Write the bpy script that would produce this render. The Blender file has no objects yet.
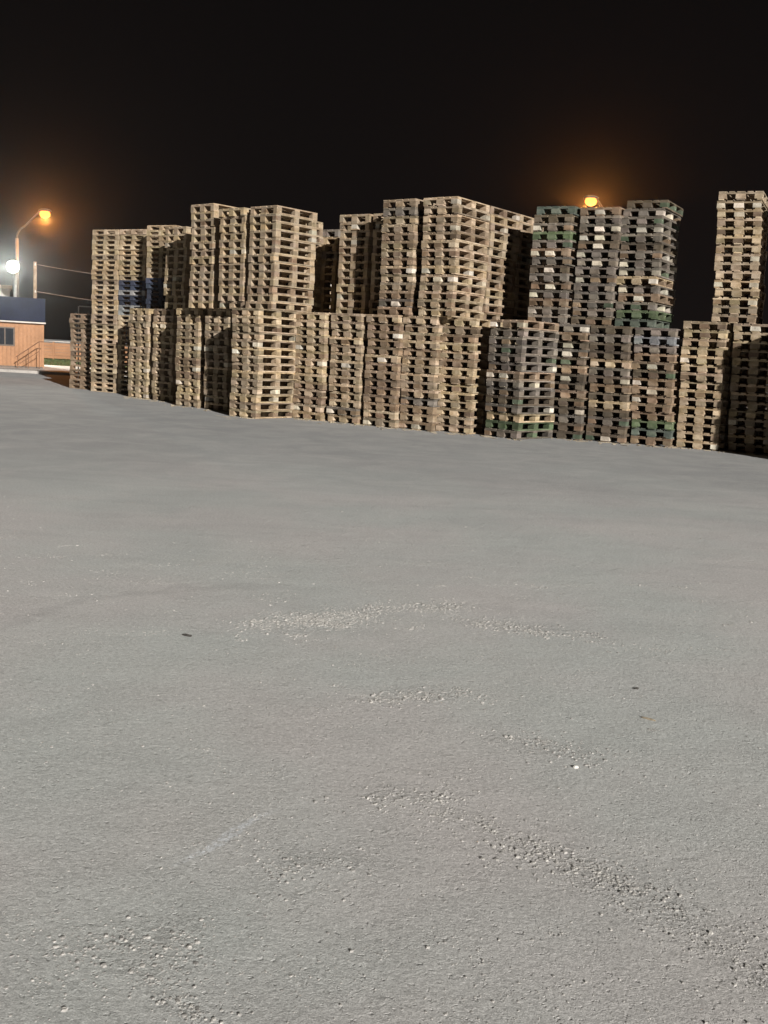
import bpy, bmesh, math, random
from mathutils import Vector, Matrix
random.seed(11)
PI = math.pi
sc = bpy.context.scene
COL = sc.collection

# ------------------------------------------------------------------ helpers
def link(o, parent=None):
    COL.objects.link(o)
    if parent is not None: o.parent = parent
    return o
def tag(o, label=None, cat=None, group=None, kind=None):
    if label: o["label"] = label
    if cat: o["category"] = cat
    if group: o["group"] = group
    if kind: o["kind"] = kind
    return o
def empty(name, loc, rz=0.0):
    o = bpy.data.objects.new(name, None); o.empty_display_size = 0.2
    o.location = loc; o.rotation_euler = (0, 0, rz)
    return link(o)
def mesh_obj(name, bm, mat, parent=None, smooth=False):
    me = bpy.data.meshes.new(name); bm.to_mesh(me); bm.free()
    me.materials.append(mat)
    if smooth:
        for p in me.polygons: p.use_smooth = True
    return link(bpy.data.objects.new(name, me), parent)
def box(bm, x0, x1, y0, y1, z0, z1, rz=0.0, bevel=0.0):
    cx, cy = (x0+x1)/2, (y0+y1)/2
    r = bmesh.ops.create_cube(bm, size=1.0)
    vs = r['verts']
    for v in vs:
        v.co = Vector((v.co.x*(x1-x0), v.co.y*(y1-y0), v.co.z*(z1-z0)))
        if rz: v.co = Matrix.Rotation(rz, 3, 'Z') @ v.co
        v.co += Vector((cx, cy, (z0+z1)/2))
    if bevel:
        es = list({e for v in vs for e in v.link_edges})
        bmesh.ops.bevel(bm, geom=es, offset=bevel, segments=1, affect='EDGES')
def tube(bm, pts, radii, seg=10, caps=True):
    pts = [Vector(p) for p in pts]
    if not isinstance(radii, (list, tuple)): radii = [radii]*len(pts)
    rings = []
    for i, p in enumerate(pts):
        a = pts[max(0, i-1)]; b = pts[min(len(pts)-1, i+1)]
        d = (b-a).normalized()
        ref = Vector((0, 1, 0)) if abs(d.y) < .9 else Vector((1, 0, 0))
        u = d.cross(ref).normalized(); w = d.cross(u).normalized()
        rings.append([bm.verts.new(p + radii[i]*(math.cos(2*PI*k/seg)*u + math.sin(2*PI*k/seg)*w)) for k in range(seg)])
    for A, B in zip(rings, rings[1:]):
        for k in range(seg):
            bm.faces.new((A[k], A[(k+1) % seg], B[(k+1) % seg], B[k]))
    if caps:
        bm.faces.new(rings[0]); bm.faces.new(rings[-1])
    bmesh.ops.recalc_face_normals(bm, faces=bm.faces[:])

# ------------------------------------------------------------------ materials
def new_mat(name):
    m = bpy.data.materials.new(name); m.use_nodes = True
    return m, m.node_tree.nodes, m.node_tree.links, m.node_tree.nodes["Principled BSDF"]
def math_node(N, L, op, a, b=None, clamp=False):
    n = N.new("ShaderNodeMath"); n.operation = op; n.use_clamp = clamp
    for i, v in enumerate((a, b)):
        if v is None: continue
        if isinstance(v, (int, float)): n.inputs[i].default_value = v
        else: L.new(v, n.inputs[i])
    return n.outputs[0]
def maprange(N, L, v, a, b, c, d, smooth=True):
    n = N.new("ShaderNodeMapRange")
    if smooth: n.interpolation_type = 'SMOOTHSTEP'
    L.new(v, n.inputs[0])
    for i, x in enumerate((a, b, c, d)): n.inputs[i+1].default_value = x
    return n.outputs[0]
def noise(N, L, vec, scale, detail=4, rough=.55, dist=0.0):
    n = N.new("ShaderNodeTexNoise"); L.new(vec, n.inputs["Vector"])
    n.inputs["Scale"].default_value = scale; n.inputs["Detail"].default_value = detail
    n.inputs["Roughness"].default_value = rough; n.inputs["Distortion"].default_value = dist
    return n.outputs[0]
def mixc(N, L, fac, a, b, mode='MIX'):
    n = N.new("ShaderNodeMix"); n.data_type = 'RGBA'; n.blend_type = mode
    if isinstance(fac, (int, float)): n.inputs[0].default_value = fac
    else: L.new(fac, n.inputs[0])
    for i, v in ((6, a), (7, b)):
        if isinstance(v, tuple): n.inputs[i].default_value = (*v, 1) if len(v) == 3 else v
        else: L.new(v, n.inputs[i])
    return n.outputs[2]
def scale_col(N, L, col, fac):
    n = N.new("ShaderNodeVectorMath"); n.operation = 'SCALE'
    L.new(col, n.inputs[0]); L.new(fac, n.inputs["Scale"])
    return n.outputs[0]

def wood_mat():
    m, N, L, B = new_mat("weathered_wood")
    oi = N.new("ShaderNodeObjectInfo"); tc = N.new("ShaderNodeTexCoord")
    off = N.new("ShaderNodeVectorMath"); off.operation = 'ADD'
    sclr = N.new("ShaderNodeVectorMath"); sclr.operation = 'SCALE'
    comb = N.new("ShaderNodeCombineXYZ")
    L.new(oi.outputs["Random"], comb.inputs[0]); L.new(oi.outputs["Random"], comb.inputs[2])
    L.new(comb.outputs[0], sclr.inputs[0]); sclr.inputs["Scale"].default_value = 57.0
    L.new(tc.outputs["Object"], off.inputs[0]); L.new(sclr.outputs[0], off.inputs[1])
    mp = N.new("ShaderNodeMapping"); mp.inputs["Scale"].default_value = (1, .12, 1)
    L.new(off.outputs[0], mp.inputs[0])
    grain = noise(N, L, mp.outputs[0], 70, 4, .65)
    board = noise(N, L, off.outputs[0], 5.5, 2, .5)
    stain = noise(N, L, off.outputs[0], 14, 4, .7)
    f = math_node(N, L, 'MULTIPLY', maprange(N, L, grain, .3, .7, .78, 1.15), maprange(N, L, board, .3, .7, .68, 1.28))
    f = math_node(N, L, 'MULTIPLY', f, maprange(N, L, oi.outputs["Random"], 0, 1, .62, 1.28, False))
    f = math_node(N, L, 'MULTIPLY', f, maprange(N, L, stain, .58, .72, 1.0, .5))
    c = scale_col(N, L, oi.outputs["Color"], f)
    grey = math_node(N, L, 'MULTIPLY', maprange(N, L, board, .42, .62, 0, .28), 1.0)
    bw = N.new("ShaderNodeRGBToBW"); L.new(c, bw.inputs[0])
    wc = N.new("ShaderNodeRGB"); wc.outputs[0].default_value = (1.0, .89, .78, 1)
    c2 = mixc(N, L, grey, c, scale_col(N, L, wc.outputs[0], bw.outputs[0]))
    L.new(c2, B.inputs["Base Color"]); B.inputs["Roughness"].default_value = .85
    bp = N.new("ShaderNodeBump"); bp.inputs["Strength"].default_value = .35; bp.inputs["Distance"].default_value = .004
    L.new(grain, bp.inputs["Height"]); L.new(bp.outputs[0], B.inputs["Normal"])
    return m
WOOD = wood_mat()

def painted(name, col, rough=.6, var=.25, scale=6, metal=0.0, bump=0.0):
    m, N, L, B = new_mat(name)
    tc = N.new("ShaderNodeTexCoord")
    n1 = noise(N, L, tc.outputs["Object"], scale, 5, .6)
    n2 = noise(N, L, tc.outputs["Object"], scale*9, 3, .6)
    f = math_node(N, L, 'MULTIPLY', maprange(N, L, n1, .3, .7, 1-var, 1+var), maprange(N, L, n2, .3, .7, 1-var*.5, 1+var*.5))
    rgb = N.new("ShaderNodeRGB"); rgb.outputs[0].default_value = (*col, 1)
    L.new(scale_col(N, L, rgb.outputs[0], f), B.inputs["Base Color"])
    B.inputs["Roughness"].default_value = rough; B.inputs["Metallic"].default_value = metal
    if bump:
        bp = N.new("ShaderNodeBump"); bp.inputs["Strength"].default_value = .4; bp.inputs["Distance"].default_value = bump
        L.new(n2, bp.inputs["Height"]); L.new(bp.outputs[0], B.inputs["Normal"])
    return m
def emit_mat(name, col, strength):
    m = bpy.data.materials.new(name); m.use_nodes = True
    N, L = m.node_tree.nodes, m.node_tree.links; N.clear()
    e = N.new("ShaderNodeEmission"); e.inputs[0].default_value = (*col, 1); e.inputs[1].default_value = strength
    o = N.new("ShaderNodeOutputMaterial"); L.new(e.outputs[0], o.inputs[0])
    return m

# loose aggregate patches on the yard: centre x, y, half length, half width, angle
PATCHES = [(-.32, 5.62, .42, .24, 30), (-.02, 5.95, .2, .1, 40), (.36, 6.10, .26, .12, 15), (.72, 2.86, .62, .12, -44), (1.10, 2.42, .22, .10, -40),
           (-.60, 2.42, .22, .08, 25), (-.50, 2.33, .10, .09, -60), (-.17, 2.86, .17, .07, 15), (.25, 4.45, .40, .10, 18), (.70, 3.93, .28, .08, -30),
           (.12, 3.38, .18, .07, 10), (.9, 5.7, .5, .12, -12), (-.42, 2.16, .14, .06, -50)]

def ground_mat():
    m, N, L, B = new_mat("worn_yard_concrete")
    tc = N.new("ShaderNodeTexCoord"); P = tc.outputs["Object"]
    big = noise(N, L, P, .22, 3, .5, .6); med = noise(N, L, P, 1.3, 5, .62, .8)
    streak_map = N.new("ShaderNodeMapping"); streak_map.inputs["Rotation"].default_value = (0, 0, math.radians(28))
    streak_map.inputs["Scale"].default_value = (.5, 2.2, 1); L.new(P, streak_map.inputs[0])
    streak = noise(N, L, streak_map.outputs[0], 1.1, 5, .6, 1.2)
    fine = noise(N, L, P, 55, 5, .7); grit = noise(N, L, P, 210, 3, .6)
    # ragged patches where the surface has broken up
    mask = None
    wob = N.new("ShaderNodeTexNoise"); L.new(P, wob.inputs["Vector"]); wob.inputs["Scale"].default_value = 5.0; wob.inputs["Detail"].default_value = 4
    wv = N.new("ShaderNodeVectorMath"); wv.operation = 'MULTIPLY_ADD'
    L.new(wob.outputs["Color"], wv.inputs[0]); wv.inputs[1].default_value = (.34, .34, 0); L.new(P, wv.inputs[2])
    sh = N.new("ShaderNodeVectorMath"); sh.operation = 'SUBTRACT'; L.new(wv.outputs[0], sh.inputs[0]); sh.inputs[1].default_value = (.17, .17, 0)
    for cx, cy, a, b, ang in PATCHES:
        mp = N.new("ShaderNodeMapping"); mp.vector_type = 'TEXTURE'
        mp.inputs["Location"].default_value = (cx, cy, 0); mp.inputs["Rotation"].default_value = (0, 0, math.radians(ang))
        mp.inputs["Scale"].default_value = (a*1.15, b*1.3, 1000); L.new(sh.outputs[0], mp.inputs[0])
        ln = N.new("ShaderNodeVectorMath"); ln.operation = 'LENGTH'; L.new(mp.outputs[0], ln.inputs[0])
        v = maprange(N, L, ln.outputs["Value"], .2, 1.1, 1, 0)
        mask = v if mask is None else math_node(N, L, 'MAXIMUM', mask, v)
    spots = maprange(N, L, noise(N, L, P, 7, 5, .65), .56, .70, 0, .8)
    holes = noise(N, L, P, 26, 4, .65)
    broken = math_node(N, L, 'MULTIPLY', math_node(N, L, 'MAXIMUM', mask, spots), maprange(N, L, holes, .42, .60, 0, 1), True)
    # colour
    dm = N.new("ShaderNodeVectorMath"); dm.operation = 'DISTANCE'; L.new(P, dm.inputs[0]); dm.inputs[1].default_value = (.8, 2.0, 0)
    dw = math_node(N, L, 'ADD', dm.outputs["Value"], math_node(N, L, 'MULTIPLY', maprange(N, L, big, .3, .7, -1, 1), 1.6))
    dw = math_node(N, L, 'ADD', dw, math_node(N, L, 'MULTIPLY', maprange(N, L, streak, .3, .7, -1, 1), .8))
    falloff_dust = maprange(N, L, dw, 2.0, 17.0, 1, 0)  # mostly floodlight falloff painted into the colour: lighter nearby, darker far; some dust
    bare = mixc(N, L, maprange(N, L, noise(N, L, P, .9, 4, .6), .35, .68, 0, 1), (.33, .337, .342), (.312, .32, .326))  # far ground tone, darker mostly for the painted floodlight falloff
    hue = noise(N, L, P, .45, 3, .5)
    near_tone = mixc(N, L, maprange(N, L, hue, .38, .62, 0, 1), (.53, .55, .535), (.57, .55, .54))
    base = mixc(N, L, falloff_dust, bare, near_tone)
    base = mixc(N, L, maprange(N, L, med, .38, .72, 0, .3), base, (.57, .56, .54))
    base = mixc(N, L, maprange(N, L, streak, .5, .76, 0, .14), base, (.40, .405, .40))
    f = math_node(N, L, 'MULTIPLY', maprange(N, L, fine, .3, .7, .84, 1.14), maprange(N, L, grit, .3, .7, .78, 1.2))
    vor = N.new("ShaderNodeTexVoronoi"); L.new(P, vor.inputs["Vector"]); vor.inputs["Scale"].default_value = 130
    agg = N.new("ShaderNodeSeparateColor"); L.new(vor.outputs["Color"], agg.inputs[0])
    aggf = maprange(N, L, agg.outputs[0], 0, 1, .72, 1.25, False)
    f2 = N.new("ShaderNodeMix"); f2.data_type = 'FLOAT'; L.new(math_node(N, L, 'ADD', math_node(N, L, 'MULTIPLY', broken, .65), .3), f2.inputs[0]); f2.inputs[2].default_value = 1.0; L.new(aggf, f2.inputs[3])
    f = math_node(N, L, 'MULTIPLY', f, f2.outputs[0])
    # forklift tyre arc and a faded chalk stroke
    sub = N.new("ShaderNodeVectorMath"); sub.operation = 'DISTANCE'; L.new(sh.outputs[0], sub.inputs[0]); sub.inputs[1].default_value = (-.55, 4.91, 0)
    ring = math_node(N, L, 'ABSOLUTE', math_node(N, L, 'SUBTRACT', sub.outputs["Value"], 1.49))
    sep = N.new("ShaderNodeSeparateXYZ"); L.new(P, sep.inputs[0])
    arc = math_node(N, L, 'MULTIPLY', maprange(N, L, ring, .01, .10, 1, 0), maprange(N, L, sep.outputs[1], 5.0, 5.3, 0, 1))
    arc = math_node(N, L, 'MULTIPLY', arc, maprange(N, L, sep.outputs[0], -.1, -.9, 0, 1))
    arc = math_node(N, L, 'MULTIPLY', arc, maprange(N, L, med, .3, .6,   .05, .17))
    base = mixc(N, L, arc, base, (.17, .17, .175))
    mp = N.new("ShaderNodeMapping"); mp.vector_type = 'TEXTURE'
    mp.inputs["Location"].default_value = (-.45, 3.007, 0); mp.inputs["Rotation"].default_value = (0, 0, math.atan2(.418, .268))
    mp.inputs["Scale"].default_value = (.27, .026, 1000)
    wv2 = N.new("ShaderNodeVectorMath"); wv2.operation = 'MULTIPLY_ADD'
    L.new(wob.outputs["Color"], wv2.inputs[0]); wv2.inputs[1].default_value = (.09, .09, 0); L.new(P, wv2.inputs[2])
    sh2 = N.new("ShaderNodeVectorMath"); sh2.operation = 'SUBTRACT'; L.new(wv2.outputs[0], sh2.inputs[0]); sh2.inputs[1].default_value = (.045, .045, 0)
    L.new(sh2.outputs[0], mp.inputs[0])
    ln = N.new("ShaderNodeVectorMath"); ln.operation = 'LENGTH'; L.new(mp.outputs[0], ln.inputs[0])
    chalk = math_node(N, L, 'MULTIPLY', maprange(N, L, ln.outputs["Value"], .5, 1.1, 1, 0), maprange(N, L, fine, .38, .60, .04, .7))
    base = mixc(N, L, chalk, base, (.70, .73, .77))
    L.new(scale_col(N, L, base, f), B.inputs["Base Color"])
    B.inputs["Roughness"].default_value = .92
    B.inputs["Specular IOR Level"].default_value = .25
    # relief
    rough_hi = noise(N, L, P, 75, 6, .78); mid = noise(N, L, P, 17, 4, .6)
    amp = math_node(N, L, 'ADD', math_node(N, L, 'MULTIPLY', broken, .0085), maprange(N, L, noise(N, L, P, 3.2, 4, .6), .38, .68, .0034, .0064))
    h1 = math_node(N, L, 'MULTIPLY', rough_hi, amp)
    h2 = math_node(N, L, 'MULTIPLY', grit, .0011)
    h3 = math_node(N, L, 'MULTIPLY', maprange(N, L, noise(N, L, P, 42, 3, .6), .60, .72, 0, 1), -.0035)
    h4 = math_node(N, L, 'MULTIPLY', broken, -.002)
    h5 = math_node(N, L, 'MULTIPLY', med, .0025)
    h6 = math_node(N, L, 'MULTIPLY', mid, .003)
    hh = h1
    for x in (h2, h3, h4, h5, h6): hh = math_node(N, L, 'ADD', hh, x)
    bp = N.new("ShaderNodeBump"); bp.inputs["Strength"].default_value = 1.0; bp.inputs["Distance"].default_value = 1.0
    L.new(hh, bp.inputs["Height"]); L.new(bp.outputs[0], B.inputs["Normal"])
    return m

# ------------------------------------------------------------------ setting: ground
def sheet(name, x0, x1, y0, y1, z, mat, nx=1, ny=1):
    bm = bmesh.new()
    vs = [[bm.verts.new((x0+(x1-x0)*i/nx, y0+(y1-y0)*j/ny, z)) for i in range(nx+1)] for j in range(ny+1)]
    for j in range(ny):
        for i in range(nx):
            bm.faces.new((vs[j][i], vs[j][i+1], vs[j+1][i+1], vs[j+1][i]))
    return tag(mesh_obj(name, bm, mat), kind="structure")
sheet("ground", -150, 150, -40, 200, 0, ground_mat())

CONC = painted("pale_concrete", (.42, .39, .36), .8, .18, 1.5, bump=.004)
GRASSM = painted("night_grass", (.07, .10, .035), .9, .35, 3)
bm = bmesh.new()          # raised concrete apron in front of the cabin, a real kerb step
box(bm, -40, -8.5, 37.2, 44.5, -.2, .10, bevel=.02)
tag(mesh_obj("pavement", bm, CONC), kind="structure")
sheet("lawn_ground", -60, 10, 44.6, 75, .012, painted("lawn_soil", (.07, .075, .035), .95, .3, 2))
bm = bmesh.new()          # grass blades beyond the apron
for _ in range(9000):
    x = random.uniform(-26, -12); y = random.uniform(44.7, 56.5); h = random.uniform(.05, .16); a = random.uniform(0, PI)
    dx, dy = .012*math.cos(a), .012*math.sin(a); lx, ly = random.uniform(-.05, .05), random.uniform(-.05, .05)
    bm.faces.new((bm.verts.new((x-dx, y-dy, .012)), bm.verts.new((x+dx, y+dy, .012)), bm.verts.new((x+lx, y+ly, .012+h))))
tag(mesh_obj("grass", bm, GRASSM), "short green grass between the cabin and the low board fence", "grass", kind="stuff")

# loose grit: too many grains to count
def grit_mesh():
    verts, faces = [], []
    def stone(x, y, r):
        b = len(verts); a0 = random.uniform(0, PI); k = random.choice((5, 6))
        hz = r*random.uniform(.25, .7)
        for i in range(k):
            rr = r*random.uniform(.7, 1.25); a = a0+2*PI*i/k
            verts.append((x+rr*math.cos(a), y+rr*math.sin(a), -.0005))
        for i in range(k):
            rr = r*random.uniform(.35, .9); a = a0+2*PI*i/k+.2
            verts.append((x+rr*math.cos(a), y+rr*math.sin(a), hz*random.uniform(.7, 1.1)))
        for i in range(k):
            j = (i+1) % k
            faces.append((b+i, b+j, b+k+j, b+k+i))
        faces.append(tuple(b+k+i for i in range(k)))
    for cx, cy, a, w, ang in PATCHES:
        n = int((26000 if (cx, cy) in ((.72, 2.86), (-.32, 5.62)) else 14000)*a*w)+90; ca, sa = math.cos(math.radians(ang)), math.sin(math.radians(ang))
        clumps = [(random.gauss(0, .5)*a, random.gauss(0, .5)*w) for _ in range(max(8, int(190*a*w**.5)))]
        for _ in range(n):
            q = random.choice(clumps); s = .028 if random.random() < .5 else .11
            u, v = q[0]+random.gauss(0, s), q[1]+random.gauss(0, s*.7)
            r = min(.009, .0017+random.expovariate(1/.0015))
            stone(cx+u*ca-v*sa, cy+u*sa+v*ca, r*(1 + .12*max(0, cy-3)))
    for _ in range(260):
        y0 = 1.8+5.6*random.random()**1.3; x0 = random.uniform(-.5, .5)*y0; w0 = random.uniform(.02, .12)
        for _ in range(random.randint(6, 46)):
            stone(x0+random.gauss(0, w0), y0+random.gauss(0, w0*.55), min(.006, .0014+random.expovariate(1/.0011))*(1+.1*max(0, y0-3)))
    for _ in range(5200):
        y = 1.7+8*random.random()**1.5; x = random.uniform(-.55, .55)*y
        stone(x, y, min(.007, .0014+random.expovariate(1/.0010))*(1+.1*max(0, y-3)))
    me = bpy.data.meshes.new("gravel"); me.from_pydata(verts, [], faces)
    m, N, L, B = new_mat("loose_grit")
    g = N.new("ShaderNodeNewGeometry")
    c = mixc(N, L, g.outputs["Random Per Island"], (.27, .262, .25), (.47, .455, .43))
    L.new(c, B.inputs["Base Color"]); B.inputs["Roughness"].default_value = .8
    me.materials.append(m)
    return link(bpy.data.objects.new("gravel", me))
tag(grit_mesh(), "loose grey grit and crumbled stone scattered over the worn yard", "gravel", kind="stuff")

CHIP = painted("bare_chip", (.30, .25, .18), .8, .2, 60)
PALE = painted("pale_stone", (.78, .76, .72), .7, .1, 60)
DARK = painted("dark_twig", (.06, .055, .05), .9, .3, 60)
def lump(name, x, y, lx, ly, h, rz, mat, label, cat):
    bm = bmesh.new(); bmesh.ops.create_icosphere(bm, subdivisions=2, radius=1)
    for v in bm.verts:
        k = random.uniform(.82, 1.15)
        v.co = Matrix.Rotation(rz, 3, 'Z') @ Vector((v.co.x*lx*k, v.co.y*ly*k, v.co.z*h*k)); v.co += Vector((x, y, h*.7))
    return tag(mesh_obj(name, bm, mat, smooth=False), label, cat)
lump("pebble", .806, 3.715, .012, .008, .006, .3, PALE, "small bright white pebble lying alone on the grey yard", "pebble")
lump("twig", -1.021, 5.191, .034, .011, .007, -.5, DARK, "short dark twig on bare grey ground left of the gravel patch", "twig")
lump("wood_splinter", 1.24, 4.30, .040, .006, .005, -.6, CHIP, "pale wood splinter lying on the yard right of the white pebble", "splinter")
lump("bark_scrap", 1.285, 4.72, .014, .009, .005, .2, DARK, "tiny dark bark scrap behind the pale wood splinter", "bark scrap")

# ------------------------------------------------------------------ pallets
PW, PL, PH = .79, 1.2, .162
def deck_bm(var):
    rnd = random.Random(100+var); bm = bmesh.new()
    xs = [(-.3225, .145), (-.165, .10), (0, .145), (.165, .10), (.3225, .145)]
    for i, (x, w) in enumerate(xs):
        if var == 3 and i == 1: continue
        y0, y1 = -.6+rnd.uniform(-.008, .012), .6+rnd.uniform(-.012, .008)
        if var == 2 and i == 3: y0 += .22
        box(bm, x-w/2, x+w/2, y0, y1, .138+rnd.uniform(0, .0015), .1605+rnd.uniform(-.002, .0015), rnd.gauss(0, .004))
    for y in (-.5275, 0, .5275):
        box(bm, -.395+rnd.uniform(-.01, .004), .395+rnd.uniform(-.004, .01), y-.07, y+.07, .1125, .1375, rnd.gauss(0, .006))
    return bm
decks = []
for v in range(5):
    me = bpy.data.meshes.new("top_deck"); b = deck_bm(v); b.to_mesh(me); b.free(); me.materials.append(WOOD); decks.append(me)
def bme(name, *boxes):
    bm = bmesh.new()
    for q in boxes: box(bm, *q)
    me = bpy.data.meshes.new(name); bm.to_mesh(me); bm.free(); me.materials.append(WOOD); return me
block_wide = bme("block", (-.088, .088, -.0725, .0725, 0, .0845))
block_slim = bme("block", (-.071, .071, -.0725, .0725, 0, .0845))
run_wide = bme("bottom_board", (-.0725, .0725, -.6, .6, 0, .0265, 0, .006))
run_slim = bme("bottom_board", (-.05, .05, -.6, .6, 0, .0265, 0, .006))

ORD = "zeroth first second third fourth fifth sixth seventh eighth ninth tenth eleventh twelfth thirteenth fourteenth fifteenth sixteenth seventeenth eighteenth nineteenth".split()
TENS = {20: "twentieth", 30: "thirtieth"}
def ordinal(n):
    if n < 20: return ORD[n]
    if n in TENS: return TENS[n]
    return ("twenty-" if n < 30 else "thirty-")+ORD[n % 10]

TONES = {"tan": ((.37, .278, .182), "pale tan"), "yellow": ((.41, .308, .185), "yellowish"), "brown": ((.26, .18, .115), "brown"),
         "dark": ((.12, .09, .06), "dark brown"), "grey": ((.18, .15, .122), "greyish"), "green": ((.095, .13, .065), "green-painted"),
         "teal": ((.10, .125, .10), "bluish green"), "blue": ((.035, .045, .075), "dark blue"), "steel": ((.24, .25, .255), "light grey")}
MIX = {"left": [("tan", 6), ("yellow", 4), ("brown", 1)], "mid": [("tan", 7), ("brown", 3), ("yellow", 2), ("grey", 1)],
       "right": [("grey", 7), ("tan", 1), ("brown", 3), ("dark", 3)], "bright": [("yellow", 6), ("tan", 4)],
       "slim": [("yellow", 4), ("tan", 3)]}
def pick(mix):
    k = [a for a, w in MIX[mix] for _ in range(w)]
    return random.choice(k)
def vary(c, s):
    f = random.uniform(1-s, 1+s)
    return (c[0]*f*random.uniform(.95, 1.05), c[1]*f, c[2]*f*random.uniform(.93, 1.07), 1)

def stack_pose(x, y, th, w=PW, l=PL):
    """front-left bottom corner and turn -> centre of the stack, axes"""
    a = math.radians(th); t = Vector((math.cos(a), -math.sin(a), 0)); back = Vector((math.sin(a), math.cos(a), 0))
    return Vector((x, y, 0)) + t*(w/2) + back*(l/2), t, back, -a
def offsets(rows, lean, jit):
    """per-row shift along the face and depth, turn"""
    out = []; wx = wy = 0.0
    for k in range(rows):
        wx += random.gauss(0, .004); wy += random.gauss(0, .004)
        wx *= .93; wy *= .93
        out.append((wx+random.gauss(0, .011)*jit + lean*k*PH, wy+random.gauss(0, .018)*jit, random.gauss(0, .010)*jit))
    return out

def make_pallet():
    root = empty("wooden_pallet", (0, 0, 0))
    o = link(bpy.data.objects.new("top_deck", decks[0]), root)
    for x, me in ((-.345, run_slim), (0, run_wide), (.345, run_slim)):
        link(bpy.data.objects.new("bottom_board", me), root).location = (x, 0, 0)
    for x, me in ((-.324, block_slim), (0, block_wide), (.324, block_slim)):
        for y in (-.5275, 0, .5275):
            link(bpy.data.objects.new("block", me), root).location = (x, y, .0273)
    return root
proto = make_pallet(); proto_kids = list(proto.children); proto_used = False

MOSS = (.085, .115, .07)
def place_pallet(loc, rz, tone, label, group, bright):
    global proto_used
    if proto_used:
        r = proto.copy(); COL.objects.link(r)
        kids = []
        for c in proto_kids:
            d = c.copy(); COL.objects.link(d); d.parent = r; kids.append(d)
    else:
        r = proto; kids = proto_kids; proto_used = True
    r.location = loc; r.rotation_euler = (random.gauss(0, .0015), random.gauss(0, .002), rz)
    tag(r, label, "pallet", group)
    base = TONES[tone][0]
    painted_all = tone in ("green", "teal", "blue")
    for d in kids:
        n = d.name.split(".")[0]
        if n == "top_deck":
            d.data = random.choices(decks, (6, 6, 1, 1, 6))[0]; d.color = vary(base, .12)
        elif n == "bottom_board":
            d.color = vary(base, .18)
        else:
            p = random.random()
            if painted_all and p < .75: col = base
            elif tone in ("grey", "dark") and .80 < p < .86: col = MOSS
            elif p < bright: col = (.56, .50, .40)
            elif p < bright+.16: col = (.21, .14, .085)
            else: col = base
            d.color = vary(col, .16)
            if d.location.z < 1:
                d.location.x = round(d.location.x, 4)
            d.rotation_euler = (0, 0, random.gauss(0, .03))
    return r

# x, y of the front-left bottom corner, turn in degrees, rows, first height, lean, colours, share of bright blocks, words for the label
G_LOW, G_UP = "pallets in the lower tier of stacks", "pallets in the upper tier of stacks"
LOW = [
 (-6.831, 26.161, 40, 14, .00, "left", .03, "leftmost low stack beside slim tower"),
 (-6.028, 25.422, 40, 14, .00, "left", .03, "low stack third left of corner stack"),
 (-5.109, 23.868, 40, 14, .00, "left", .03, "low stack second left of corner stack"),
 (-4.294, 23.145, 40, 14, .00, "left", .03, "low shaded stack just left of corner stack"),
 (-3.410, 21.464, 38, 14, .00, "left", .05, "protruding two-sided low corner stack"),
 (-2.113, 21.830, 35, 14, -.01, "mid", .07, "low stack just right of the corner stack"),
 (-1.312, 21.390, 35, 14, -.01, "mid", .07, "low stack second right of the corner stack"),
 (-.537, 20.900, 34, 14, -.01, "mid", .05, "low stack third right of the corner stack"),
 (.211, 20.570, 34, 14, -.01, "mid", .05, "low stack second left of the dark gap"),
 (.945, 20.345, 33, 14, -.01, "mid", .06, "low stack just left of the dark gap"),
 (1.895, 19.850, 43, 14, -.015, "right", .08, "low stack just right of the dark gap"),
 (3.140, 20.330, 31, 14, -.04, "right", .10, "low stack second right of the dark gap"),
 (3.975, 20.100, 31, 14, -.045, "right", .10, "low stack third right of the dark gap"),
 (4.800, 19.860, 31, 14, -.05, "right", .12, "low stack fourth right of the dark gap"),
 (5.655, 19.616, 31, 15, -.05, "bright", .16, "low yellowish stack second from right edge"),
 (6.572, 19.378, 30, 15, -.055, "bright", .08, "low shadowed stack cut off by right edge"),
]
UPP = [
 (-.349, 20.920, 36, 14, .0, "mid", .10, "upper stack second left of wide dark recess", 14),
 (.455, 20.343, 36, 14, -.005, "left", .10, "two-sided upper stack left of wide dark recess", 14),
 (2.690, 20.675, 31, 14, .0, "right", .14, "upper stack just left of the orange lamp", 14),
 (3.545, 20.470, 31, 14, .0, "right", .14, "upper stack below the orange lamp", 14),
 (4.370, 20.225, 31, 15, -.01, "right", .16, "upper stack just right of the orange lamp", 14),
 (6.130, 19.700, 26, 15, -.055, "bright", .14, "tallest upper stack by right edge", 15),
]
TINT = {("low stack just right of the dark gap", 2): "green", ("low stack fourth right of the dark gap", 2): "teal", ("low stack fourth right of the dark gap", 3): "green",
        ("low stack fourth right of the dark gap", 13): "steel", ("low stack fourth right of the dark gap", 14): "grey", ("low stack fourth right of the dark gap", 12): "grey",
        ("upper stack just right of the orange lamp", 2): "green", ("upper stack just right of the orange lamp", 1): "teal", ("upper stack just right of the orange lamp", 6): "yellow",
        ("upper stack just left of the orange lamp", 11): "green", ("upper stack just left of the orange lamp", 14): "teal", ("low stack third right of the dark gap", 5): "yellow",
        ("upper stack just left of the orange lamp", 7): "dark", ("low stack just right of the dark gap", 3): "yellow"}
LEAN_AT = {}
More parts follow.
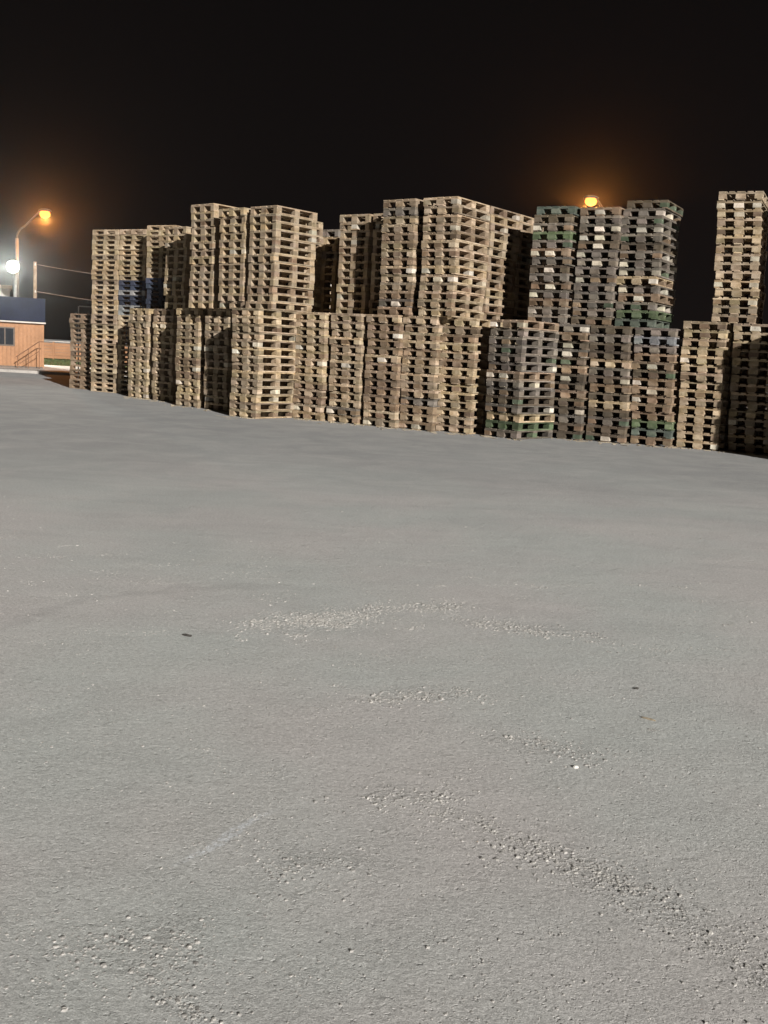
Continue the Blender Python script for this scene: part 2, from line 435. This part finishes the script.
def build_stack(row, z0, group):
    x, y, th, rows, lean, mix, bright, words = row[:8]
    c, t, back, rz = stack_pose(x, y, th)
    fav = pick(mix)
    for k, (dx, dy, dr) in enumerate(offsets(rows, lean, 1.0)):
        tone = TINT.get((words, k+1)) or (fav if random.random() < .45 else pick(mix))
        if words == "upper stack just right of the orange lamp" and k >= rows-2: dy += .12
        p = c + t*dx + back*dy
        where = "ground" if group == G_LOW else "its bottom"
        art = "" if words[:2] == "th" else "the "
        place_pallet((p.x, p.y, z0+k*(PH+.0004)+.001), rz+dr, tone, f"{TONES[tone][1].replace(chr(32), chr(45))} pallet {ordinal(k+1)} from {where} in {words}", group, bright)
    return lean
for row in LOW: build_stack(row, 0, G_LOW)
for row in UPP: build_stack(row, row[8]*(PH+.0004)+.002, G_UP)

verts, faces = [], []
for row in LOW:
    c, t, back, rz = stack_pose(row[0], row[1], row[2])
    for _ in range(16):
        p = Vector((row[0], row[1], 0)) + t*random.uniform(-.1, .95) - back*(.03+random.expovariate(1/.13))
        if abs(p.x) > .41*p.y: continue
        a = random.uniform(0, PI); l, w_, hh = random.uniform(.02, .10), random.uniform(.006, .018), random.uniform(.004, .014)
        n = len(verts)
        for X in (-l, l):
            for Y in (-w_, w_):
                for Z in (-.001, hh): verts.append((p.x+X*math.cos(a)-Y*math.sin(a), p.y+X*math.sin(a)+Y*math.cos(a), Z))
        for q in ((0, 1, 3, 2), (4, 6, 7, 5), (0, 4, 5, 1), (2, 3, 7, 6), (0, 2, 6, 4), (1, 5, 7, 3)): faces.append(tuple(n+j for j in q))
me = bpy.data.meshes.new("wood_debris"); me.from_pydata(verts, [], faces); me.materials.append(CHIP)
tag(link(bpy.data.objects.new("wood_debris", me)), "scattered wood splinters along the foot of the pallet stacks", "debris", kind="stuff")

# the rest of the wooden pallets (rear ranks and the far upper tier) as one mass
def mass_of_pallets(stacks):
    verts, faces, cols = [], [], []
    tpl = []
    xs = [(-.3225, .145), (-.165, .10), (0, .145), (.165, .10), (.3225, .145)]
    for px, w in xs: tpl.append((px-w/2, px+w/2, -.6, .6, .138, .161, 0))
    for py in (-.5275, 0, .5275): tpl.append((-.395, .395, py-.07, py+.07, .1125, .1375, 0))
    for px, w in ((-.345, .10), (0, .145), (.345, .10)):
        tpl.append((px-w/2, px+w/2, -.6, .6, 0, .0265, 0))
        for py in (-.5275, 0, .5275): tpl.append((px-w/2, px+w/2, py-.0725, py+.0725, .0272, .1118, 1))
    for x, y, th, rows, z0, mix, bright in stacks:
        c, t, back, rz = stack_pose(x, y, th)
        fav = pick(mix)
        for k, (dx, dy, dr) in enumerate(offsets(rows, 0, 1.0)):
            tone = fav if random.random() < .45 else pick(mix)
            base = TONES[tone][0]; M = Matrix.Rotation(rz+dr, 3, 'Z'); o = c+t*dx+back*dy+Vector((0, 0, z0+k*(PH+.0004)+.001))
            for i, (a, b, d, e, f, g, isblock) in enumerate(tpl):
                if i < 5: d, e = d+random.uniform(-.008, .01), e+random.uniform(-.01, .008)
                if isblock:
                    p = random.random()
                    col = vary((.56, .50, .40) if p < bright else ((.21, .14, .085) if p < bright+.16 else base), .22)
                else: col = vary(base, .16)
                n = len(verts)
                for X in (a, b):
                    for Y in (d, e):
                        for Z in (f, g): verts.append(M @ Vector((X, Y, Z)) + o)
                for q in ((0, 1, 3, 2), (4, 6, 7, 5), (0, 4, 5, 1), (2, 3, 7, 6), (0, 2, 6, 4), (1, 5, 7, 3)):
                    faces.append(tuple(n+j for j in q)); cols.append(col)
    me = bpy.data.meshes.new("stacked_pallets"); me.from_pydata(verts, [], faces)
    at = me.color_attributes.new("wood_tone", 'FLOAT_COLOR', 'CORNER')
    i = 0
    for f, col in zip(me.polygons, cols):
        for _ in range(f.loop_total):
            at.data[i].color = col; i += 1
    m, N, L, B = new_mat("weathered_wood_mass")
    tc = N.new("ShaderNodeTexCoord"); va = N.new("ShaderNodeVertexColor"); va.layer_name = "wood_tone"
    g = N.new("ShaderNodeNewGeometry")
    n1 = noise(N, L, tc.outputs["Object"], 5.5, 2, .5); n2 = noise(N, L, tc.outputs["Object"], 16, 4, .7); n3 = noise(N, L, tc.outputs["Object"], 60, 3, .6)
    ff = math_node(N, L, 'MULTIPLY', maprange(N, L, n1, .3, .7, .7, 1.25), maprange(N, L, n2, .58, .72, 1, .55))
    ff = math_node(N, L, 'MULTIPLY', ff, maprange(N, L, n3, .3, .7, .8, 1.15))
    ff = math_node(N, L, 'MULTIPLY', ff, maprange(N, L, g.outputs["Random Per Island"], 0, 1, .76, 1.2, False))
    c2 = mixc(N, L, maprange(N, L, n1, .42, .62, 0, .35), scale_col(N, L, va.outputs[0], ff), (.21, .195, .175))
    L.new(c2, B.inputs["Base Color"]); B.inputs["Roughness"].default_value = .85
    me.materials.append(m)
    return link(bpy.data.objects.new("stacked_pallets", me))
Z1 = 14*(PH+.0004)+.002; Z1R = 15*(PH+.0004)+.002
def behind(row, n, d=1.235):
    a = math.radians(row[2]); return (row[0]+math.sin(a)*d*n, row[1]+math.cos(a)*d*n)
REST = []
U1 = (-5.692, 25.141, 40); U2a = (-4.702, 23.266, 40); U2b = (-3.898, 22.460, 40); U2c = (-3.171, 21.785, 40); U3 = (-1.283, 22.316, 36); U3b = (-.557, 21.788, 36)
for u, rows in ((U1, 12), (U2a, 14), (U2b, 13), (U2c, 13), (U3, 13), (U3b, 13)):
    REST.append((u[0], u[1], u[2], rows, Z1, "left" if u is not U3 and u is not U3b else "mid", .05))
for u, ns, rows in ((U2b, (1,), 13), (UPP[1], (1, 2, 3), 14), (UPP[0], (1,), 14), (UPP[2], (1,), 14), (UPP[3], (1,), 14)):
    for n in ns:
        x, y = behind(u, n); REST.append((x, y, u[2], rows, Z1, "mid", .05))
for u, ns in ((LOW[4], (1, 2)), (LOW[5], (1, 2)), (LOW[6], (1,)), (LOW[7], (1,)), (LOW[8], (1, 2, 3)), (LOW[9], (1, 2, 3)), (LOW[11], (1,)), (LOW[12], (1,))):
    for n in ns:
        x, y = behind(u, n); REST.append((x, y, u[2], 14, 0, "mid", .05))
REST.append((-3.49, 22.80, 40, 14, 0, "left", .05)); REST.append((-2.05, 24.0, 36, 12, Z1, "mid", .03)); REST.append((-1.20, 23.38, 36, 13, Z1, "mid", .03))
REST.append((7.400, 19.000, 30, 15, 0, "bright", .1)); REST.append((7.07, 19.28, 26, 15, Z1R, "bright", .14))
REST.append((7.27, 17.30, 30, 17, 0, "bright", .1)); REST.append((8.02, 16.90, 30, 17, 0, "bright", .1))
tag(mass_of_pallets(REST), "far upper tier and rear ranks of stacked wooden pallets seen as one mass", "pallet stacks", kind="stuff")

# slim, light pallets of the far-left tower: about five pixels high each, so one mesh apiece
SW, SL, SH = .93, 1.2, .1315
def slim_mesh(var):
    rnd = random.Random(300+var); bm = bmesh.new()
    for i in range(7):
        x = -SW/2+.05+i*(SW-.1)/6
        box(bm, x-.045, x+.045, -.6+rnd.uniform(-.006, .006), .6+rnd.uniform(-.006, .006), .1135, .1305, rnd.gauss(0, .003))
    for y in (-.56, 0, .56): box(bm, -SW/2, SW/2, y-.04, y+.04, .097, .1132)
    for x in (-SW/2+.06, 0, SW/2-.06):
        for y in (-.55, 0, .55): box(bm, x-.06, x+.06, y-.05, y+.05, .0172, .0968)
    for x in (-SW/2+.035, 0, SW/2-.035): box(bm, x-.035, x+.035, -.515, .515, .001, .017)
    for y in (-.56, .56): box(bm, -SW/2, SW/2, y-.044, y+.044, 0, .0168)
    me = bpy.data.meshes.new("slim_pallet"); bm.to_mesh(me); bm.free(); me.materials.append(WOOD); return me
slims = [slim_mesh(v) for v in range(3)]
SBLUE = {17: "steel", 18: "steel", 19: "blue", 20: "blue", 21: "steel", 22: "blue", 23: "blue"}
def slim_stack(x, y, th, rows, first, words, mix, tint, group, z0=0.0):
    c, t, back, rz = stack_pose(x, y, th, SW, SL)
    for k, (dx, dy, dr) in enumerate(offsets(rows, 0, .6)):
        if k < first: continue
        tone = tint.get(k+1) or pick(mix)
        p = c+t*dx+back*dy
        o = link(bpy.data.objects.new("slim_pallet", random.choice(slims)))
        o.location = (p.x, p.y, z0+k*(SH+.0003)+.001); o.rotation_euler = (0, 0, rz+dr); o.color = vary(TONES[tone][0], .15)
        tag(o, f"slim {TONES[tone][1]} pallet {ordinal(k+1)} from {'its bottom' if z0 else 'the ground'} in {words}", "slim pallet", group)
GS = "slim pallets in the far left towers"
slim_stack(-8.313, 27.892, 28, 33, 0, "the tall tower at far left", "slim", {}, GS)
slim_stack(-7.448, 27.431, 28, 33, 0, "the tall tower with dark blue rows", "slim", SBLUE, GS)
slim_stack(-6.450, 26.400, 28, 16, 0, "shadowed upper stack beside tall tower", "slim", {k: "blue" for k in range(1, 7)}, GS, Z1)
slim_stack(-9.195, 28.823, 28, 16, 0, "the short outermost stack at far left", "slim", {k: "brown" for k in range(1, 17)}, GS)

# ------------------------------------------------------------------ cabin, lamps, poles, fence at far left
METAL = painted("galvanised_metal", (.40, .40, .39), .5, .15, 8, .5)
CABLE = painted("dull_cable", (.15, .12, .10), .7, .3, 2)
RUST = painted("rusty_rail", (.17, .085, .045), .8, .2, 8)
GREYM = painted("grey_pole_paint", (.05, .047, .043), .6, .15, 5)
NAVY = painted("navy_fascia", (.007, .011, .032), .95, .2, 2)
WHITE = painted("white_render", (.45, .45, .43), .8, .1, 2)
PLANK = painted("orange_brown_boards", (.36, .185, .095), .8, .13, 1.2, bump=.004)
FRAME = painted("dark_window_frame", (.10, .07, .05), .5, .2, 8)
TRIM = painted("pale_trim", (.55, .50, .45), .6, .1, 6)
WOODP = painted("old_pole_wood", (.30, .22, .15), .85, .25, 4)
m_, N_, L_, B_ = new_mat("dark_pane"); B_.inputs["Base Color"].default_value = (.02, .022, .028, 1); B_.inputs["Roughness"].default_value = .12
GLASS = m_

cab = tag(empty("site_cabin", (-13.90, 40.2, .10), math.radians(19.4)), "small orange-brown board cabin with dark navy fascia and one window", "cabin")
# local x runs along the front wall (corner at 0, going left), y goes back
bm = bmesh.new(); x = -6.0
while x < -.01:
    w = .15; box(bm, x, x+w-.008, -.02, .06, .0, 2.55); x += w
box(bm, -6, -.002, .061, 2.4, 0, 2.6)
mesh_obj("wall", bm, PLANK, cab)
bm = bmesh.new(); box(bm, -.06, .03, -.045, .06, 0, 1.76); mesh_obj("corner_post", bm, PLANK, cab)
bm = bmesh.new(); box(bm, -6.1, .08, -.14, -.05, 1.80, 2.72, bevel=.01); box(bm, -6.1, .08, -.048, 2.45, 2.62, 2.70)
fas = mesh_obj("fascia", bm, NAVY, cab)
bm = bmesh.new(); box(bm, -6.12, .10, -.17, -.046, 1.745, 1.797); mesh_obj("gutter", bm, TRIM, cab)
bm = bmesh.new()
wx0, wx1, wz0, wz1 = -1.78, -1.06, .82, 1.55
for q in ((wx0, wx1, wz0, wz0+.05), (wx0, wx1, wz1-.05, wz1), (wx0, wx0+.05, wz0+.05, wz1-.05), (wx1-.05, wx1, wz0+.05, wz1-.05), ((wx0+wx1)/2-.02, (wx0+wx1)/2+.02, wz0+.05, wz1-.05)):
    box(bm, q[0], q[1], -.05, -.021, q[2], q[3])
win = mesh_obj("window", bm, FRAME, cab)
bm = bmesh.new(); box(bm, wx0+.05, wx1-.05, -.035, -.022, wz0+.05, wz1-.05); mesh_obj("pane", bm, GLASS, win)
bm = bmesh.new(); box(bm, -6.02, .0, -.05, -.02, -.04, .05); mesh_obj("plinth", bm, FRAME, cab)

hr = tag(empty("stair_handrail", (-13.90, 40.2, .10), math.radians(19.4)), "thin dark sloping handrail in front of the orange cabin wall", "handrail")
bm = bmesh.new(); tube(bm, [(-1.0, -.75, .42), (-.95, -.75, .46), (-.15, -.75, 1.05), (.02, -.75, 1.05)], .017, 8); mesh_obj("top_rail", bm, RUST, hr)
bm = bmesh.new(); tube(bm, [(-.95, -.75, .12), (-.15, -.75, .68)], .012, 8); mesh_obj("middle_rail", bm, RUST, hr)
for px, top in ((-.95, .46), (-.55, .76), (-.15, 1.05)):
    bm = bmesh.new(); tube(bm, [(px, -.75, -.002), (px, -.75, top)], .014, 8); mesh_obj("post", bm, RUST, hr)

bld = tag(empty("white_building", (-18.25, 48.2, 0), math.radians(22)), "plain white building end rising behind the cabin roof under the floodlight", "building")
bm = bmesh.new(); box(bm, -9, 0, 0, 6, 0, 3.45); mesh_obj("wall", bm, WHITE, bld)
bm = bmesh.new(); box(bm, -9.1, .1, -.1, 6.1, 3.452, 3.60, bevel=.01); mesh_obj("roof", bm, TRIM, bld)

SODIUM = (1.0, .36, .07)
def street_lamp(base, z_bend, reach, z_head, label, watts, yaw=0.0, low=0.0):
    root = tag(empty("street_lamp", base, yaw), label, "street lamp", "orange street lamps")
    bm = bmesh.new(); tube(bm, [(0, 0, 0), (0, 0, z_bend*.5), (0, 0, z_bend-.5)], [.11, .09, .075], 12); pole = mesh_obj("pole", bm, GREYM, root, True)
    bm = bmesh.new(); pts = [(0, 0, z_bend-.5)]
    for i in range(0, 9):
        a = i/8*math.radians(78); pts.append((.45*(1-math.cos(a)), 0, z_bend-.5+.45*math.sin(a)+.12*i/8))
    e = pts[-1]; pts.append((reach-.25, 0, z_head+.02)); tube(bm, pts, .045, 10); mesh_obj("arm", bm, GREYM, root, True)
    bm = bmesh.new(); bmesh.ops.create_uvsphere(bm, u_segments=16, v_segments=8, radius=1)
    for v in bm.verts:
        v.co = Vector((v.co.x*.34, v.co.y*.16, max(v.co.z, -.05)*.13)) + Vector((reach, 0, z_head+.04))
    mesh_obj("lamp_head", bm, GREYM, root, True)
    bm = bmesh.new(); bmesh.ops.create_uvsphere(bm, u_segments=16, v_segments=10, radius=1)
    for v in bm.verts: v.co = Vector((v.co.x*.26, v.co.y*.2, v.co.z*.2)) + Vector((reach, 0, z_head-.10))
    mesh_obj("lens", bm, emit_mat("sodium_lens", (1.0, .29, .05), 3.4), root, True)
    ld = bpy.data.lights.new("sodium_glow", 'SPOT'); ld.energy = watts; ld.color = SODIUM; ld.shadow_soft_size = .12
    ld.spot_size = math.radians(158); ld.spot_blend = .35
    lo = bpy.data.objects.new("sodium_light", ld); COL.objects.link(lo); lo.parent = root; lo.location = (reach, 0, z_head-.36)
    aim = Vector((0, -.75, -.66)); aim.rotate(Matrix.Rotation(-yaw, 3, 'Z'))
    lo.rotation_euler = (-aim).to_track_quat('Z', 'Y').to_euler()
    return root
street_lamp((-18.57, 50, 0), 6.45, 1.37, 7.25, "curved grey street lamp glowing orange above the cabin", 1700)
street_lamp((9.45, 45, 0), 7.6, 1.24, 8.49, "orange street lamp glowing just over the right-hand stacks", 1500, PI)

fl = tag(empty("floodlight", (-17.25, 46, 0)), "dazzling white floodlight on a short post beside the white building", "floodlight")
bm = bmesh.new(); tube(bm, [(0, .20, 0), (0, .20, 4.2)], .07, 10); mesh_obj("post", bm, METAL, fl, True)
bm = bmesh.new(); tube(bm, [(0, .16, 4.34), (0, .10, 4.34), (0, -.05, 4.34)], [.12, .27, .29], 24); mesh_obj("housing", bm, METAL, fl)
bm = bmesh.new(); tube(bm, [(0, -.052, 4.34), (0, -.085, 4.34), (0, -.105, 4.34)], [.275, .24, .15], 24); mesh_obj("lens", bm, emit_mat("white_lens", (.93, 1.0, .93), 14), fl)
bm = bmesh.new(); tube(bm, [(0, .20, 4.1), (0, .10, 4.2)], .03, 8); mesh_obj("bracket", bm, METAL, fl)
ld = bpy.data.lights.new("flood_glow", 'SPOT'); ld.energy = 2200; ld.color = (.92, 1, .92); ld.shadow_soft_size = .15; ld.spot_size = math.radians(150); ld.spot_blend = .4
lo = bpy.data.objects.new("flood_light", ld); COL.objects.link(lo); lo.parent = fl; lo.location = (0, -.32, 4.34); lo.rotation_euler = (math.radians(-76), 0, 0)

def utility_pole(x, y, h, label):
    r = tag(empty("utility_pole", (x, y, 0)), label, "utility pole", "wooden utility poles")
    bm = bmesh.new(); tube(bm, [(0, 0, 0), (0, 0, h)], [.10, .075], 10); mesh_obj("pole", bm, WOODP, r, True)
    for z in (h-.18, h-1.42):
        bm = bmesh.new(); tube(bm, [(.05, -.10, z), (.05, -.10, z+.12)], [.04, .025], 8); mesh_obj("insulator", bm, TRIM, r)
    return r
utility_pole(-16.98, 48, 4.75, "bare wooden utility pole standing right of the white floodlight")
utility_pole(-3.5, 54, 4.9, "wooden utility pole standing in the dark behind the pallet stacks")
for z0, z1, lab in ((4.63, 4.80, "upper pale cable running from the utility pole behind the tower"), (3.39, 3.50, "lower pale cable running from the utility pole behind the tower")):
    bm = bmesh.new(); pts = []
    for i in range(25):
        s = i/24; pts.append((-16.93+13.4*s, 47.9+6*s, z0+(z1-z0)*s-4*.45*s*(1-s)))
    tube(bm, pts, .016, 6); tag(mesh_obj("cable", bm, CABLE, None, True), lab, "cable", "cables on the utility pole")

fn = tag(empty("board_fence", (-27, 56.6, 0), 0), "low orange-lit board fence beyond the grass strip", "fence")
for i in range(8):
    bm = bmesh.new(); box(bm, i*2.0-.05, i*2.0+.05, 0, .10, 0, 1.0); mesh_obj("post", bm, PLANK, fn)
for i in range(7):
    bm = bmesh.new()
    for k in range(5): box(bm, i*2.0+.055, i*2.0+1.945, .02, .05, .08+k*.175, .08+k*.175+.165)
    mesh_obj("board_panel", bm, PLANK, fn)
bm = bmesh.new(); box(bm, -.08, 14.1, -.03, .13, 1.002, 1.05); mesh_obj("cap_rail", bm, TRIM, fn)

pf = tag(empty("pipe_frame", (-9.45, 30.4, 0), math.radians(-15)), "thin pale pipe frame standing behind the short outermost stack", "pipe frame")
for px in (0, 2.0):
    bm = bmesh.new(); tube(bm, [(px, 0, 0), (px, 0, 2.36)], .02, 8); mesh_obj("upright", bm, METAL, pf)
bm = bmesh.new(); tube(bm, [(.02, 0, 2.36), (1.98, 0, 2.36)], .02, 8); mesh_obj("crossbar", bm, METAL, pf)

# ------------------------------------------------------------------ night air
bm = bmesh.new(); box(bm, -155, 155, -45, 205, -1, 14)
hz = mesh_obj("haze", bm, bpy.data.materials.new("night_haze"))
hm = hz.data.materials[0]; hm.use_nodes = True; N, L = hm.node_tree.nodes, hm.node_tree.links; N.clear()
pv = N.new("ShaderNodeVolumePrincipled"); pv.inputs["Color"].default_value = (.9, .9, .9, 1)
pv.inputs["Density"].default_value = .00045; pv.inputs["Anisotropy"].default_value = .955
out = N.new("ShaderNodeOutputMaterial"); L.new(pv.outputs[0], out.inputs["Volume"])
tag(hz, kind="stuff"); hz["label"] = "thin night haze glowing round the lamps"; hz["category"] = "haze"

# ------------------------------------------------------------------ light, sky, camera
AZ, EL = math.radians(27), math.radians(21)     # source stands behind the camera, AZ to the right
src = Vector((math.sin(AZ)*math.cos(EL), -math.cos(AZ)*math.cos(EL), math.sin(EL)))
sd = bpy.data.lights.new("yard_light", 'SUN'); sd.energy = 5.0; sd.angle = math.radians(.6); sd.color = (1.0, .96, .90)
so = link(bpy.data.objects.new("yard_light", sd)); so.rotation_euler = src.to_track_quat('Z', 'Y').to_euler(); so.location = src*60

w = bpy.data.worlds.new("World"); sc.world = w; w.use_nodes = True
N, L = w.node_tree.nodes, w.node_tree.links
bg = N["Background"]; tc = N.new("ShaderNodeTexCoord"); sp = N.new("ShaderNodeSeparateXYZ"); L.new(tc.outputs["Generated"], sp.inputs[0])
rp = N.new("ShaderNodeValToRGB"); L.new(sp.outputs[2], rp.inputs[0])
rp.color_ramp.elements[0].position = 0.0; rp.color_ramp.elements[0].color = (.0058, .0046, .0044, 1)
rp.color_ramp.elements[1].position = .5; rp.color_ramp.elements[1].color = (.0026, .0023, .0024, 1)
L.new(rp.outputs[0], bg.inputs[0]); bg.inputs[1].default_value = 1.0

cd = bpy.data.cameras.new("camera"); cam = link(bpy.data.objects.new("camera", cd)); sc.camera = cam
p, r = .16071875, .05506769
F = Vector((0, math.cos(p), -math.sin(p))); U0 = Vector((0, math.sin(p), math.cos(p))); R0 = Vector((1, 0, 0))
R = R0*math.cos(r)+U0*math.sin(r); U = -R0*math.sin(r)+U0*math.cos(r)
M = Matrix((R, U, -F)).transposed().to_4x4(); M.translation = Vector((0, 0, 1.575)); cam.matrix_world = M
cd.sensor_fit = 'VERTICAL'; cd.sensor_height = 24; cd.lens = 24*1000/1024; cd.clip_end = 1000; cd.clip_start = .05

sc.view_settings.view_transform = 'Standard'; sc.view_settings.look = 'None'
sc.view_settings.exposure = .3; sc.view_settings.gamma = 1.0; sc.view_settings.use_curve_mapping = False
sc.render.engine = 'CYCLES'; sc.cycles.use_denoising = True; sc.cycles.denoising_prefilter = 'ACCURATE'
sc.cycles.max_bounces = 6; sc.cycles.volume_bounces = 0
